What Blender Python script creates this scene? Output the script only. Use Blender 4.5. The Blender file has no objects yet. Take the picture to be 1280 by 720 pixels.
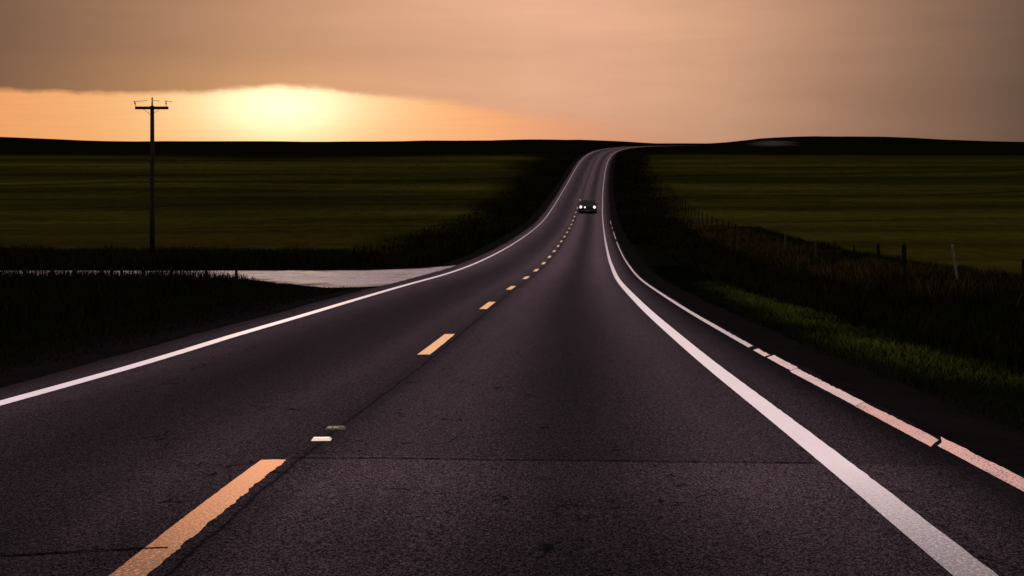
import bpy, bmesh, math, random
import numpy as np
from mathutils import Vector, Matrix

random.seed(7)
rng = np.random.default_rng(11)
sc = bpy.context.scene
C = sc.collection
EYE = 12.0                      # height of the eye above datum (m)

# ------------------------------------------------------------------ helpers
def tag(o, label=None, cat=None, group=None, kind=None):
    if label: o['label'] = label
    if cat: o['category'] = cat
    if group: o['group'] = group
    if kind: o['kind'] = kind
    return o

def empty(name, loc, rz=0.0):
    o = bpy.data.objects.new(name, None)
    o.empty_display_size = 0.3
    C.objects.link(o); o.location = loc; o.rotation_euler = (0, 0, rz)
    return o

def mesh_obj(name, verts, faces, mat, parent=None, uv=None, smooth=True, attrs=None):
    me = bpy.data.meshes.new(name)
    verts = np.asarray(verts, dtype=np.float32)
    faces = np.asarray(faces, dtype=np.int32)
    k = faces.shape[1]
    me.vertices.add(len(verts)); me.vertices.foreach_set('co', verts.ravel())
    me.loops.add(faces.size); me.loops.foreach_set('vertex_index', faces.ravel())
    me.polygons.add(len(faces))
    me.polygons.foreach_set('loop_start', np.arange(0, faces.size, k, dtype=np.int32))
    if smooth:
        me.polygons.foreach_set('use_smooth', np.ones(len(faces), dtype=bool))
    if uv is not None:
        l = me.uv_layers.new(name='UVMap')
        l.data.foreach_set('uv', np.asarray(uv, dtype=np.float32)[faces.ravel()].ravel())
    if attrs:
        for an, av in attrs.items():
            a = me.attributes.new(an, 'FLOAT', 'POINT')
            a.data.foreach_set('value', np.asarray(av, dtype=np.float32))
    me.update(calc_edges=True); me.validate()
    me.materials.append(mat)
    o = bpy.data.objects.new(name, me); C.objects.link(o); o.parent = parent
    return o

def bm_obj(name, bm, mat, parent=None, smooth=False, bevel=0.0, seg=2):
    if bevel > 0:
        bmesh.ops.bevel(bm, geom=list(bm.edges), offset=bevel, segments=seg, affect='EDGES', profile=0.5)
    bmesh.ops.recalc_face_normals(bm, faces=bm.faces)
    me = bpy.data.meshes.new(name); bm.to_mesh(me); bm.free()
    if smooth:
        me.polygons.foreach_set('use_smooth', np.ones(len(me.polygons), dtype=bool))
    me.materials.append(mat)
    o = bpy.data.objects.new(name, me); C.objects.link(o); o.parent = parent
    return o

def box(bm, c, s, rot=None):
    r = bmesh.ops.create_cube(bm, size=1.0)
    M = Matrix.Translation(c) @ (rot.to_4x4() if rot else Matrix.Identity(4)) @ Matrix.Diagonal((*s, 1))
    bmesh.ops.transform(bm, matrix=M, verts=r['verts'])
    return r['verts']

def tube(bm, pts, radii, n=10, cap=True):
    pts = [Vector(p) for p in pts]
    rings = []
    for i, p in enumerate(pts):
        d = (pts[min(i+1, len(pts)-1)] - pts[max(i-1, 0)]).normalized()
        a = Vector((1, 0, 0)) if abs(d.x) < 0.8 else Vector((0, 1, 0))
        e1 = d.cross(a).normalized(); e2 = d.cross(e1).normalized()
        r = radii[i] if isinstance(radii, (list, tuple)) else radii
        rings.append([bm.verts.new(p + r*(math.cos(2*math.pi*k/n)*e1 + math.sin(2*math.pi*k/n)*e2)) for k in range(n)])
    for a, b in zip(rings, rings[1:]):
        for k in range(n):
            bm.faces.new((a[k], a[(k+1) % n], b[(k+1) % n], b[k]))
    if cap:
        bm.faces.new(rings[0]); bm.faces.new(rings[-1])

def sstep(x, a, b):
    t = np.clip((x-a)/(b-a), 0, 1)
    return t*t*(3-2*t)

# value noise for terrain bumps
_P = rng.random((256, 256))
def vnoise(x, y):
    xi = np.floor(x).astype(int); yi = np.floor(y).astype(int)
    fx = x-xi; fy = y-yi
    fx = fx*fx*(3-2*fx); fy = fy*fy*(3-2*fy)
    g = lambda i, j: _P[i % 256, j % 256]
    return ((g(xi, yi)*(1-fx)+g(xi+1, yi)*fx)*(1-fy) + (g(xi, yi+1)*(1-fx)+g(xi+1, yi+1)*fx)*fy)*2-1

# ------------------------------------------------------------------ materials
class NT:
    def __init__(s, tree): s.t = tree
    def n(s, typ, **kw):
        nd = s.t.nodes.new(typ)
        for k, v in kw.items(): setattr(nd, k, v)
        return nd
    def link(s, a, b): s.t.links.new(a, b)
    def set(s, sock, v):
        if isinstance(v, bpy.types.NodeSocket): s.link(v, sock)
        else: sock.default_value = v
    def math(s, op, a, b=0.0, c=0.0, clamp=False):
        nd = s.n('ShaderNodeMath', operation=op, use_clamp=clamp)
        s.set(nd.inputs[0], a); s.set(nd.inputs[1], b); s.set(nd.inputs[2], c)
        return nd.outputs[0]
    def mix(s, f, a, b, mode='MIX'):
        nd = s.n('ShaderNodeMix', data_type='RGBA', blend_type=mode)
        s.set(nd.inputs[0], f); s.set(nd.inputs[6], a); s.set(nd.inputs[7], b)
        return nd.outputs[2]
    def mixf(s, f, a, b):
        nd = s.n('ShaderNodeMix', data_type='FLOAT')
        s.set(nd.inputs[0], f); s.set(nd.inputs[2], a); s.set(nd.inputs[3], b)
        return nd.outputs[0]
    def ramp(s, f, stops, interp='LINEAR'):
        nd = s.n('ShaderNodeValToRGB'); s.set(nd.inputs[0], f)
        cr = nd.color_ramp; cr.interpolation = interp
        while len(cr.elements) < len(stops): cr.elements.new(0.5)
        for e, (p, c) in zip(cr.elements, stops):
            e.position = p; e.color = (*c, 1) if isinstance(c, (tuple, list)) else (c, c, c, 1)
        return nd.outputs[0]
    def noise(s, vec, scale, detail=4, rough=0.55):
        nd = s.n('ShaderNodeTexNoise'); s.link(vec, nd.inputs['Vector'])
        nd.inputs['Scale'].default_value = scale; nd.inputs['Detail'].default_value = detail
        nd.inputs['Roughness'].default_value = rough
        return nd.outputs['Fac']
    def mapping(s, vec, scale=(1, 1, 1), rot=(0, 0, 0), loc=(0, 0, 0)):
        nd = s.n('ShaderNodeMapping'); s.link(vec, nd.inputs[0])
        nd.inputs[1].default_value = loc; nd.inputs[2].default_value = rot; nd.inputs[3].default_value = scale
        return nd.outputs[0]
    def bump(s, h, strength=0.3, dist=0.01):
        nd = s.n('ShaderNodeBump'); s.link(h, nd.inputs['Height'])
        nd.inputs['Strength'].default_value = strength; nd.inputs['Distance'].default_value = dist
        return nd.outputs[0]

def new_mat(name):
    m = bpy.data.materials.new(name); m.use_nodes = True
    t = NT(m.node_tree); b = m.node_tree.nodes['Principled BSDF']
    return m, t, b

def simple(name, col, rough=0.6, metal=0.0, noise_scale=6.0, var=0.35, spec=0.5):
    m, t, b = new_mat(name)
    co = t.n('ShaderNodeTexCoord').outputs['Object']
    f = t.noise(co, noise_scale, 5)
    c = t.mix(f, (*[v*(1-var) for v in col], 1), (*[min(1, v*(1+var)) for v in col], 1))
    t.link(c, b.inputs['Base Color'])
    t.link(t.mixf(f, rough*0.85, min(1, rough*1.15)), b.inputs['Roughness'])
    b.inputs['Metallic'].default_value = metal
    b.inputs['Specular IOR Level'].default_value = spec
    return m

# --- asphalt: uv = (lateral metres, metres along the road)
def asphalt_material():
    m, t, b = new_mat('asphalt')
    uv = t.n('ShaderNodeUVMap').outputs[0]
    sep = t.n('ShaderNodeSeparateXYZ'); t.link(uv, sep.inputs[0])
    u, s_ = sep.outputs[0], sep.outputs[1]
    agg = t.n('ShaderNodeTexVoronoi'); t.link(uv, agg.inputs['Vector']); agg.inputs['Scale'].default_value = 135
    fine = t.noise(uv, 140, 3, 0.7)
    mid = t.noise(uv, 7, 5, 0.6)
    big = t.noise(t.mapping(uv, (0.9, 0.10, 1)), 1.3, 4, 0.6)
    streak = t.noise(t.mapping(uv, (5.0, 0.25, 1)), 1.0, 4, 0.6)
    # aggregate colour, cell by cell
    hs = t.n('ShaderNodeSeparateColor'); t.link(agg.outputs['Color'], hs.inputs[0])
    cell = t.math('POWER', hs.outputs[0], 2.2)
    near = t.math('MULTIPLY', t.math('LESS_THAN', s_, 7.36), t.math('GREATER_THAN', u, 0.05))
    cell = t.math('MULTIPLY', cell, t.mixf(near, 1.0, 1.5))
    grit = t.math('MULTIPLY', t.math('SUBTRACT', t.noise(uv, 34, 4, 0.8), 0.36), 3.2, clamp=True)
    cell = t.math('MULTIPLY', cell, t.mixf(grit, 0.45, 1.2))
    base = t.mix(cell, (0.0062, 0.0044, 0.0051, 1), (0.096, 0.069, 0.079, 1))
    base = t.mix(t.math('MULTIPLY', t.math('SUBTRACT', big, 0.35, clamp=True), 1.6, clamp=True), base,
                 t.mix(0.5, base, (0.010, 0.009, 0.010, 1)))
    # polished wheel tracks are paler, the oil strip between them darker
    def band(c, w):
        d = t.math('DIVIDE', t.math('SUBTRACT', u, c), w)
        return t.math('POWER', 2.718, t.math('MULTIPLY', t.math('MULTIPLY', d, d), -1.0))
    tr = t.math('ADD', t.math('MULTIPLY', t.math('ADD', band(-3.25, .35), band(-0.55, .25)), 0.7), t.math('ADD', band(0.8, .55), band(3.0, .45)))
    tr = t.math('MULTIPLY', tr, t.mixf(streak, 0.3, 1.0))
    oil = t.math('MULTIPLY', t.math('ADD', band(-1.75, .95), band(1.9, .55)), t.mixf(mid, 0.5, 1.0))
    base = t.mix(t.math('MULTIPLY', tr, 0.62), base, t.mix(cell, (0.021, 0.0150, 0.0172, 1), (0.142, 0.102, 0.118, 1)))
    base = t.mix(t.math('MULTIPLY', oil, 0.68), base, (0.004, 0.0036, 0.004, 1))
    # long seam beside the centre line
    wob = t.math('MULTIPLY', t.math('SUBTRACT', t.noise(t.mapping(uv, (0, 1, 1)), 1.5, 5, 0.7), 0.5), 0.10)
    du = t.math('ABSOLUTE', t.math('SUBTRACT', t.math('ADD', u, wob), 0.16))
    seam = t.math('SUBTRACT', 1.0, t.math('DIVIDE', du, 0.03), clamp=True)
    smear = t.math('MULTIPLY', t.math('SUBTRACT', 1.0, t.math('DIVIDE', du, 0.22), clamp=True), t.math('MULTIPLY', streak, 0.9))
    base = t.mix(t.math('MAXIMUM', seam, smear), base, (0.007, 0.006, 0.007, 1))
    # the strips outside the edge lines are darker and oilier
    sh = t.math('MAXIMUM', t.math('DIVIDE', t.math('SUBTRACT', u, 3.85), 0.5, clamp=True), t.math('DIVIDE', t.math('SUBTRACT', -3.9, u), 0.6, clamp=True))
    base = t.mix(t.math('MULTIPLY', sh, 0.80), base, (0.0035, 0.003, 0.0033, 1))
    # hairline cracks
    cr = t.n('ShaderNodeTexVoronoi', feature='DISTANCE_TO_EDGE')
    wv = t.n('ShaderNodeVectorMath', operation='ADD')
    nz = t.n('ShaderNodeTexNoise'); t.link(uv, nz.inputs['Vector']); nz.inputs['Scale'].default_value = 3
    sc_ = t.n('ShaderNodeVectorMath', operation='SCALE'); t.link(nz.outputs['Color'], sc_.inputs[0]); sc_.inputs['Scale'].default_value = 0.5
    t.link(uv, wv.inputs[0]); t.link(sc_.outputs[0], wv.inputs[1]); t.link(wv.outputs[0], cr.inputs['Vector'])
    cr.inputs['Scale'].default_value = 0.42
    crack = t.math('MULTIPLY', t.math('LESS_THAN', cr.outputs['Distance'], 0.004), t.math('GREATER_THAN', mid, 0.52))
    base = t.mix(t.math('MULTIPLY', crack, 0.8), base, (0.004, 0.004, 0.004, 1))
    # grazing sheen of the distant road painted into the colour, paler further on
    light_scale = t.math('ADD', 1.0, t.math('MULTIPLY', t.math('DIVIDE', t.math('SUBTRACT', s_, 12.0), 50.0, clamp=True), 0.75))
    near_vignette = t.math('DIVIDE', t.math('SUBTRACT', t.math('ADD', 6.6, t.math('MULTIPLY', t.math('SUBTRACT', big, 0.5), 1.5)), s_), 1.5, clamp=True)  # vignette-like darkening painted into the near paving, with a ragged edge
    light_scale = t.math('MULTIPLY', light_scale, t.mixf(near_vignette, 1.0, 0.55))
    vm = t.n('ShaderNodeVectorMath', operation='SCALE'); t.link(base, vm.inputs[0]); t.link(light_scale, vm.inputs['Scale'])
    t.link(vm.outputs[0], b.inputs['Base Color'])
    h = t.math('ADD', t.math('MULTIPLY', agg.outputs['Distance'], 1.0), t.math('MULTIPLY', fine, 0.7))
    h = t.math('SUBTRACT', h, t.math('MULTIPLY', seam, 2.0))
    t.link(t.bump(h, 0.55, 0.006), b.inputs['Normal'])
    t.link(t.mixf(mid, 0.60, 0.80), b.inputs['Roughness'])
    b.inputs['Specular IOR Level'].default_value = 0.0
    return m

def paint_material(name, col, chip=0.60, dullness=0.78, near_dark=0.60, worn=(0.02, 0.018, 0.02, 1)):
    m, t, b = new_mat(name)
    uv = t.n('ShaderNodeUVMap').outputs[0]
    n1 = t.noise(uv, 60, 4, 0.75); n2 = t.noise(t.mapping(uv, (3, 0.8, 1)), 2.0, 4, 0.6)
    n3 = t.noise(t.mapping(uv, (9, 40, 1)), 1.0, 3, 0.7)
    c = t.mix(n2, (*[v*0.78 for v in col], 1), (*col, 1))
    c = t.mix(t.math('MULTIPLY', n1, 0.35), c, (*[v*0.5 for v in col], 1))
    thr = t.math('ADD', n1, t.math('MULTIPLY', t.math('SUBTRACT', n2, 0.5), 0.35))
    thr = t.math('ADD', thr, t.math('MULTIPLY', t.math('SUBTRACT', n3, 0.5), 0.18))
    sp = t.n('ShaderNodeSeparateXYZ'); t.link(uv, sp.inputs[0])
    wn = t.math('SUBTRACT', 1.0, t.math('DIVIDE', t.math('SUBTRACT', sp.outputs[1], 4.9), 2.4, clamp=True))
    sp2 = t.noise(uv, 52, 4, 0.85)
    c = t.mix(t.math('MULTIPLY', wn, t.math('MULTIPLY', t.math('SUBTRACT', t.math('ADD', sp2, t.math('MULTIPLY', wn, 0.10)), 0.50), 12.0, clamp=True)), c, (*[v*0.13 for v in col], 1))
    c = t.mix(t.math('MULTIPLY', wn, near_dark), c, (*[v*0.22 for v in col], 1))  # evenly darker towards the near end
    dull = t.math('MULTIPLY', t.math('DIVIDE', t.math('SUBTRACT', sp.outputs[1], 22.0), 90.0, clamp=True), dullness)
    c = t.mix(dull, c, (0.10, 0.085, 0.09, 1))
    ch = t.math('MULTIPLY', t.math('SUBTRACT', t.math('ADD', thr, t.math('MULTIPLY', wn, 0.05)), chip), 16, clamp=True)
    c = t.mix(ch, c, worn)
    t.link(c, b.inputs['Base Color'])
    t.link(t.bump(n1, 0.3, 0.003), b.inputs['Normal'])
    b.inputs['Roughness'].default_value = 0.55
    b.inputs['Specular IOR Level'].default_value = 0.4
    return m

def ground_material():
    m, t, b = new_mat('ground')
    co = t.n('ShaderNodeTexCoord').outputs['Object']
    def att(nm):
        a = t.n('ShaderNodeAttribute', attribute_name=nm); return a.outputs['Fac']
    f1 = t.noise(co, 1.2, 6, 0.7); f2 = t.noise(co, 14, 4, 0.7)
    # crop swaths running across the slope
    sw = t.noise(t.mapping(co, (0.012, 0.060, 1), (0, 0, 0.09)), 1.0, 5, 0.6)
    sw2 = t.noise(t.mapping(co, (0.004, 0.030, 1), (0, 0, -0.03)), 1.0, 3, 0.5)
    fld = t.ramp(t.math('ADD', t.math('MULTIPLY', sw, 0.6), t.math('MULTIPLY', sw2, 0.5)),
                 [(0.38, (0.0024, 0.0022, 0.0006)), (0.47, (0.0060, 0.0054, 0.0009)), (0.58, (0.0135, 0.0122, 0.0018)), (0.74, (0.0260, 0.0230, 0.0036))])
    sy = t.n('ShaderNodeSeparateXYZ'); t.link(co, sy.inputs[0])
    ripe = t.math('SUBTRACT', 1.0, t.math('DIVIDE', t.math('SUBTRACT', sy.outputs[1], 70.0), 70.0, clamp=True))
    fld = t.mix(t.math('MULTIPLY', ripe, 0.45), fld, (0.0240, 0.0185, 0.0025, 1))
    f3 = t.noise(co, 0.35, 6, 0.75)
    fld = t.mix(t.math('MULTIPLY', t.math('SUBTRACT', t.math('ADD', f1, f3), 0.7, clamp=True), 0.8), fld, (0.006, 0.0048, 0.001, 1))
    crop = t.noise(t.mapping(co, (0.9, 0.22, 1), (0, 0, 0.2)), 1.0, 6, 0.75)
    vc = t.n('ShaderNodeVectorMath', operation='SCALE'); t.link(fld, vc.inputs[0])
    t.link(t.math('ADD', 0.30, t.math('MULTIPLY', crop, 1.4)), vc.inputs['Scale']); fld = vc.outputs[0]
    # a furrow and a faint track across the left field
    tl = t.math('ADD', t.math('ADD', sy.outputs[1], t.math('MULTIPLY', sy.outputs[0], -0.22)), t.math('MULTIPLY', f3, 6.0))
    for y0, w0 in ((186.0, 2.0), (131.0, 1.2), (240.0, 5.0)):
        fu = t.math('SUBTRACT', 1.0, t.math('DIVIDE', t.math('ABSOLUTE', t.math('SUBTRACT', tl, y0)), w0), clamp=True)
        fld = t.mix(t.math('MULTIPLY', fu, 0.75), fld, (0.003, 0.0028, 0.0008, 1))
    ver = t.mix(f1, (0.0008, 0.0010, 0.0003, 1), (0.0030, 0.0030, 0.0009, 1))
    dirt = t.mix(t.math('MULTIPLY', f2, f1), (0.0015, 0.0013, 0.0013, 1), (0.013, 0.0105, 0.011, 1))
    far = t.mix(f1, (0.0007, 0.0008, 0.0002, 1), (0.0022, 0.0022, 0.0006, 1))
    c = t.mix(att('field'), ver, fld)
    c = t.mix(att('far'), c, far)
    c = t.mix(att('pale'), c, (0.030, 0.027, 0.024, 1))
    c = t.mix(att('dirt'), c, dirt)
    t.link(c, b.inputs['Base Color'])
    t.link(t.bump(t.math('ADD', f1, f2), 0.6, 0.06), b.inputs['Normal'])
    b.inputs['Roughness'].default_value = 0.95
    b.inputs['Specular IOR Level'].default_value = 0.0
    return m

def gravel_material():
    m, t, b = new_mat('pale_gravel')
    co = t.n('ShaderNodeTexCoord').outputs['Object']
    g = t.n('ShaderNodeTexVoronoi'); t.link(co, g.inputs['Vector']); g.inputs['Scale'].default_value = 22
    n1 = t.noise(co, 0.9, 6, 0.7); n2 = t.noise(t.mapping(co, (0.35, 1.6, 1)), 1.0, 5, 0.65)
    hs = t.n('ShaderNodeSeparateColor'); t.link(g.outputs['Color'], hs.inputs[0])
    c = t.mix(hs.outputs[0], (0.13, 0.108, 0.117, 1), (0.38, 0.32, 0.34, 1))
    c = t.mix(t.math('MULTIPLY', t.math('SUBTRACT', n2, 0.48, clamp=True), 6, clamp=True), c, (0.10, 0.083, 0.087, 1))
    c = t.mix(t.math('MULTIPLY', t.math('SUBTRACT', n1, 0.55, clamp=True), 9, clamp=True), c, (0.05, 0.045, 0.042, 1))
    e = t.n('ShaderNodeAttribute', attribute_name='edge').outputs['Fac']
    ed = t.math('MULTIPLY', t.math('SUBTRACT', t.math('ADD', e, t.math('MULTIPLY', t.math('SUBTRACT', n1, 0.5), 1.2)), 0.68), 3.5, clamp=True)
    c = t.mix(t.math('MULTIPLY', ed, 0.85), c, (0.022, 0.018, 0.018, 1))
    wet = t.math('MULTIPLY', t.math('SUBTRACT', n2, 0.44), 6.0, clamp=True)
    t.link(c, b.inputs['Base Color'])
    t.link(t.mixf(wet, 0.80, 0.45), b.inputs['Roughness'])
    b.inputs['Specular IOR Level'].default_value = 0.05
    t.link(t.bump(t.math('ADD', g.outputs['Distance'], n1), 0.5, 0.02), b.inputs['Normal'])
    return m

def blade_material(name, c0, c1, tip=None):
    m, t, b = new_mat(name)
    a = t.n('ShaderNodeAttribute', attribute_name='tint').outputs['Fac']
    h = t.n('ShaderNodeAttribute', attribute_name='hgt').outputs['Fac']
    c = t.mix(a, (*c0, 1), (*c1, 1))
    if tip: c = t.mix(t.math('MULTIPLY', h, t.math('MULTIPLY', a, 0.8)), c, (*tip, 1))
    t.link(c, b.inputs['Base Color'])
    b.inputs['Roughness'].default_value = 0.75
    b.inputs['Specular IOR Level'].default_value = 0.0
    return m

M_asph = asphalt_material()
M_white = paint_material('white_road_paint', (0.86, 0.77, 0.79), 0.66)
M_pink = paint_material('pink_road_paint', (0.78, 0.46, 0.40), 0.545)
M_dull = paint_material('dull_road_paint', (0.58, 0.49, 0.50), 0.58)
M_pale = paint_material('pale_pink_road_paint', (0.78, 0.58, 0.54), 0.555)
M_yellow = paint_material('orange_yellow_road_paint', (0.82, 0.30, 0.115), 0.66, near_dark=0.1)
M_yellow3 = paint_material('faded_yellow_road_paint', (0.84, 0.56, 0.33), 0.68, 0.45)
M_yellow2 = paint_material('yellow_road_paint', (0.88, 0.50, 0.235), 0.72)
M_ground = ground_material()
M_gravel = gravel_material()
M_seal = simple('tar_seal', (0.002, 0.0018, 0.002), 0.9, noise_scale=30, spec=0.0)
M_wood = simple('weathered_wood', (0.012, 0.009, 0.007), 0.9, noise_scale=14, spec=0.1)
M_postdark = simple('dark_post_wood', (0.006, 0.005, 0.004), 0.9, noise_scale=14, spec=0.05)
M_postgrey = simple('brown_post_wood', (0.030, 0.024, 0.018), 0.9, noise_scale=14, spec=0.1)
M_postpale = simple('pale_grey_post_wood', (0.085, 0.078, 0.07), 0.9, noise_scale=14, spec=0.1)
M_wire = simple('rusty_wire', (0.004, 0.003, 0.003), 0.9, 0.0, spec=0.0)
M_paint = simple('black_car_paint', (0.002, 0.0015, 0.0015), 0.6, 0.0, var=0.1, spec=0.04)
M_glass = simple('dark_car_glass', (0.0015, 0.0015, 0.002), 0.4, 0.0, var=0.1, spec=0.03)
M_rubber = simple('tyre_rubber', (0.004, 0.004, 0.004), 0.9, spec=0.1)
M_alloy = simple('wheel_alloy', (0.05, 0.05, 0.05), 0.4, 0.7)
M_trim = simple('black_trim', (0.004, 0.004, 0.004), 0.6)
M_plate = simple('plain_number_plate', (0.12, 0.11, 0.10), 0.5)
M_porc = simple('brown_porcelain', (0.05, 0.025, 0.015), 0.3)
M_chalk = simple('cream_stud_plastic', (0.80, 0.72, 0.50), 0.4, var=0.15, noise_scale=40)
M_stud = simple('dark_stud_casting', (0.012, 0.010, 0.008), 0.6, noise_scale=40)
M_amber = simple('amber_reflector', (0.45, 0.30, 0.07), 0.3, noise_scale=50)
M_foliage = simple('dark_foliage', (0.004, 0.004, 0.0015), 0.9, spec=0.05)
M_head, _t, _b = new_mat('headlamp_light')
_b.inputs['Emission Color'].default_value = (1.0, 0.84, 0.80, 1)
_b.inputs['Emission Strength'].default_value = 1.0
_b.inputs['Base Color'].default_value = (0.8, 0.8, 0.8, 1)

# ------------------------------------------------------------------ road alignment
# (distance ahead, centre-line offset to the right, height relative to the eye)
R = np.array([
 (-60,-3.6,-1.05),(-30,-2.8,-1.10),(-8,-1.98,-1.28),(0,-1.74,-1.47),(4.72,-1.63,-1.82),(7.16,-1.529,-2.005),(10.8,-1.34,-2.37),(14.65,-1.14,-2.76),(17.9,-.991,-3.03),
 (22.5,-.75,-3.45),(27.4,-.489,-3.866),(36.3,.026,-4.615),(44,.534,-5.28),(50.4,.99,-5.767),(57,1.486,-6.217),(65,2.04,-6.70),
 (72,2.57,-7.08),(80.6,3.21,-7.50),(89,3.85,-7.87),(97,4.43,-8.19),(106,5.15,-8.52),(116,5.88,-8.86),(126,6.66,-9.13),
 (139,7.65,-9.38),(150,8.46,-9.44),(163,9.55,-9.30),(174,10.44,-9.05),(204,12.9,-8.6),(226,14.9,-7.75),(262,18.15,-6.36),
 (290,21.0,-4.75),(320,24.4,-3.45),(360,29.8,-2.26),(400,37.4,-1.45),(440,48.7,-.98),(480,64,-.74),(520,84,-.66),
 (560,108,-.8),(620,150,-2.0),(700,206,-5.0),(800,276,-9)], dtype=float)
YS = np.arange(-60, 800.01, 0.5)
_x = np.interp(YS, R[:, 0], R[:, 1]); _z = np.interp(YS, R[:, 0], R[:, 2])
def smooth_var(v):
    out = v.copy()
    for i, y in enumerate(YS):
        sg = 1.2 + 0.055*abs(y)
        k = max(1, int(sg*5)); a = max(0, i-k); b = min(len(YS), i+k+1)
        k = min(i-a, b-1-i)
        if k < 1: continue
        a, b = i-k, i+k+1
        w = np.exp(-0.5*((YS[a:b]-y)/sg)**2); out[i] = (w*v[a:b]).sum()/w.sum()
    return out
XC = smooth_var(_x); ZC = smooth_var(_z) + EYE
seg = np.hypot(np.diff(YS), np.diff(XC)); SS = np.concatenate([[0], np.cumsum(seg)])
SS -= np.interp(0, YS, SS)
HD = np.arctan2(np.gradient(XC, YS), 1.0)           # heading, + to the right
DLT = np.interp(YS, [0, 7, 10.8, 17.9, 27, 40], [.19, .18, .15, .085, .04, 0.0])

def rz(y): return np.interp(y, YS, ZC)
def rx(y): return np.interp(y, YS, XC)
def road_pt(y, u, dz=0.0):
    """point on the road surface: y = centreline distance ahead, u = lateral metres"""
    x0 = np.interp(y, YS, XC); z0 = np.interp(y, YS, ZC); h = np.interp(y, YS, HD); dl = np.interp(y, YS, DLT)
    z = z0 - np.where(u < 0, dl*np.abs(u)/3.6, 0.015*np.abs(u)/3.6) + dz
    return np.stack(np.broadcast_arrays(x0+u*np.cos(h), y-u*np.sin(h), z), -1)

def road_uy(X, Y):
    """lateral offset and centreline distance for plan points"""
    y = Y.copy()
    for _ in range(8):
        x0 = np.interp(y, YS, XC); h = np.interp(y, YS, HD)
        al = (X-x0)*np.sin(h) + (Y-y)*np.cos(h)      # along-track error
        y = np.clip(y + al*np.cos(h)*0.9, -60, 800)
    x0 = np.interp(y, YS, XC); h = np.interp(y, YS, HD)
    u = (X-x0)*np.cos(h) - (Y-y)*np.sin(h)
    return u, y

def strip(name, ys, us, mat, parent=None, dz=0.0, jitter=0.0, thick=False):
    ys = np.asarray(ys); us = np.asarray(us)
    Yg, Ug = np.meshgrid(ys, us, indexing='ij')
    Uj = Ug + (rng.random(Ug.shape)-0.5)*2*jitter if jitter else Ug
    P = road_pt(Yg, Uj, dz)
    n, k = Yg.shape
    idx = np.arange(n*k).reshape(n, k)
    F = np.stack([idx[:-1, :-1], idx[:-1, 1:], idx[1:, 1:], idx[1:, :-1]], -1).reshape(-1, 4)
    uv = np.stack([Uj, np.interp(Yg, YS, SS)], -1).reshape(-1, 2)
    return mesh_obj(name, P.reshape(-1, 3), F, mat, parent, uv=uv)

ysR = np.concatenate([np.arange(-20, 40, 0.12), np.arange(40, 120, 0.5), np.arange(120, 700, 2)])
nR = len(ysR)
# ragged pavement edges
usR = np.array([-4.35, -3.6, -1.8, 0, 1.8, 3.6, 4.5, 4.64])
Yg, Ug = np.meshgrid(ysR, usR, indexing='ij')
Ug = Ug.copy()
Ug[:, 0] += 0.06*vnoise(ysR*0.25, ysR*0+3) + 0.035*vnoise(ysR*2.1, ysR*0+9)
Ug[:, -1] += 0.05*vnoise(ysR*0.6, ysR*0+5) + 0.04*vnoise(ysR*2.6, ysR*0+1)
P = road_pt(Yg, Ug); idx = np.arange(P.shape[0]*P.shape[1]).reshape(P.shape[:2])
F = np.stack([idx[:-1, :-1], idx[:-1, 1:], idx[1:, 1:], idx[1:, :-1]], -1).reshape(-1, 4)
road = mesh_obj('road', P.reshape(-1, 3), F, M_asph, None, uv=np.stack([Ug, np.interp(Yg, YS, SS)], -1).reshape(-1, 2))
tag(road, kind='structure')

def line_pts(name, ys, uc, w, mat, jit=0.004, slant=0.0):
    ys = np.asarray(ys); w = w*np.interp(ys, [0, 25, 80, 200], [1, 1, .72, .55]) if abs(uc) > 1 else w
    wl = np.full(len(ys), w/2) + 0.35*jit*vnoise(ys*22, ys*0+uc) ; wr = np.full(len(ys), w/2) + jit*(vnoise(ys*9, ys*0+uc+20)+0.8*vnoise(ys*31, ys*0+uc+3))
    U = np.stack([uc-wl, uc+0*ys, uc+wr], 1)
    Yg = np.repeat(ys[:, None], 3, 1) + slant*(U-uc)
    e = np.minimum(ys-ys[0], ys[-1]-ys)
    Yg = Yg + (0.05*vnoise(U*40, Yg*0+uc*9+ys[0]))*(e < 0.01)[:, None]*(abs(slant) > 0)
    P = road_pt(Yg, U, 0.004)
    idx = np.arange(len(ys)*3).reshape(-1, 3)
    F = np.stack([idx[:-1, :-1], idx[:-1, 1:], idx[1:, 1:], idx[1:, :-1]], -1).reshape(-1, 4)
    return mesh_obj(name, P.reshape(-1, 3), F, mat, road, uv=np.stack([U, np.interp(Yg, YS, SS)], -1).reshape(-1, 2))

far_ys = np.concatenate([np.arange(120, 700, 2)])
mid_ys = np.arange(40, 120, 0.5)
near_ys = np.arange(-5, 40, 0.1)
all_ys = np.concatenate([near_ys, mid_ys, far_ys])
line_pts('edge_line', all_ys, -3.6, 0.21, M_white)
line_pts('edge_line', all_ys, 3.6, 0.195, M_white)
# worn outer line: broken into lengths that do not quite meet
bounds = [(3.0, 8.28, 4.55), (8.2, 10.3, 4.49), (10.25, 13.3, 4.50), (13.35, 14.9, 4.53), (15.0, 15.9, 4.50), (16.3, 52, 4.50), (52.0, 92, 4.50), (97, 112, 4.52), (118, 122, 4.52), (128, 136, 4.5)]
for a, b_, uc in bounds:
    ys = np.linspace(a, b_, max(8, int((b_-a)/0.08)) if a < 40 else 40)
    L = b_-a
    line_pts('outer_line', ys, uc + (0.0 if a > 40 else 0.0), 0.155 if a < 14 else 0.11, M_pink if a < 10 else (M_pale if a < 16 else M_dull), 0.012, 2.2)
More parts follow.
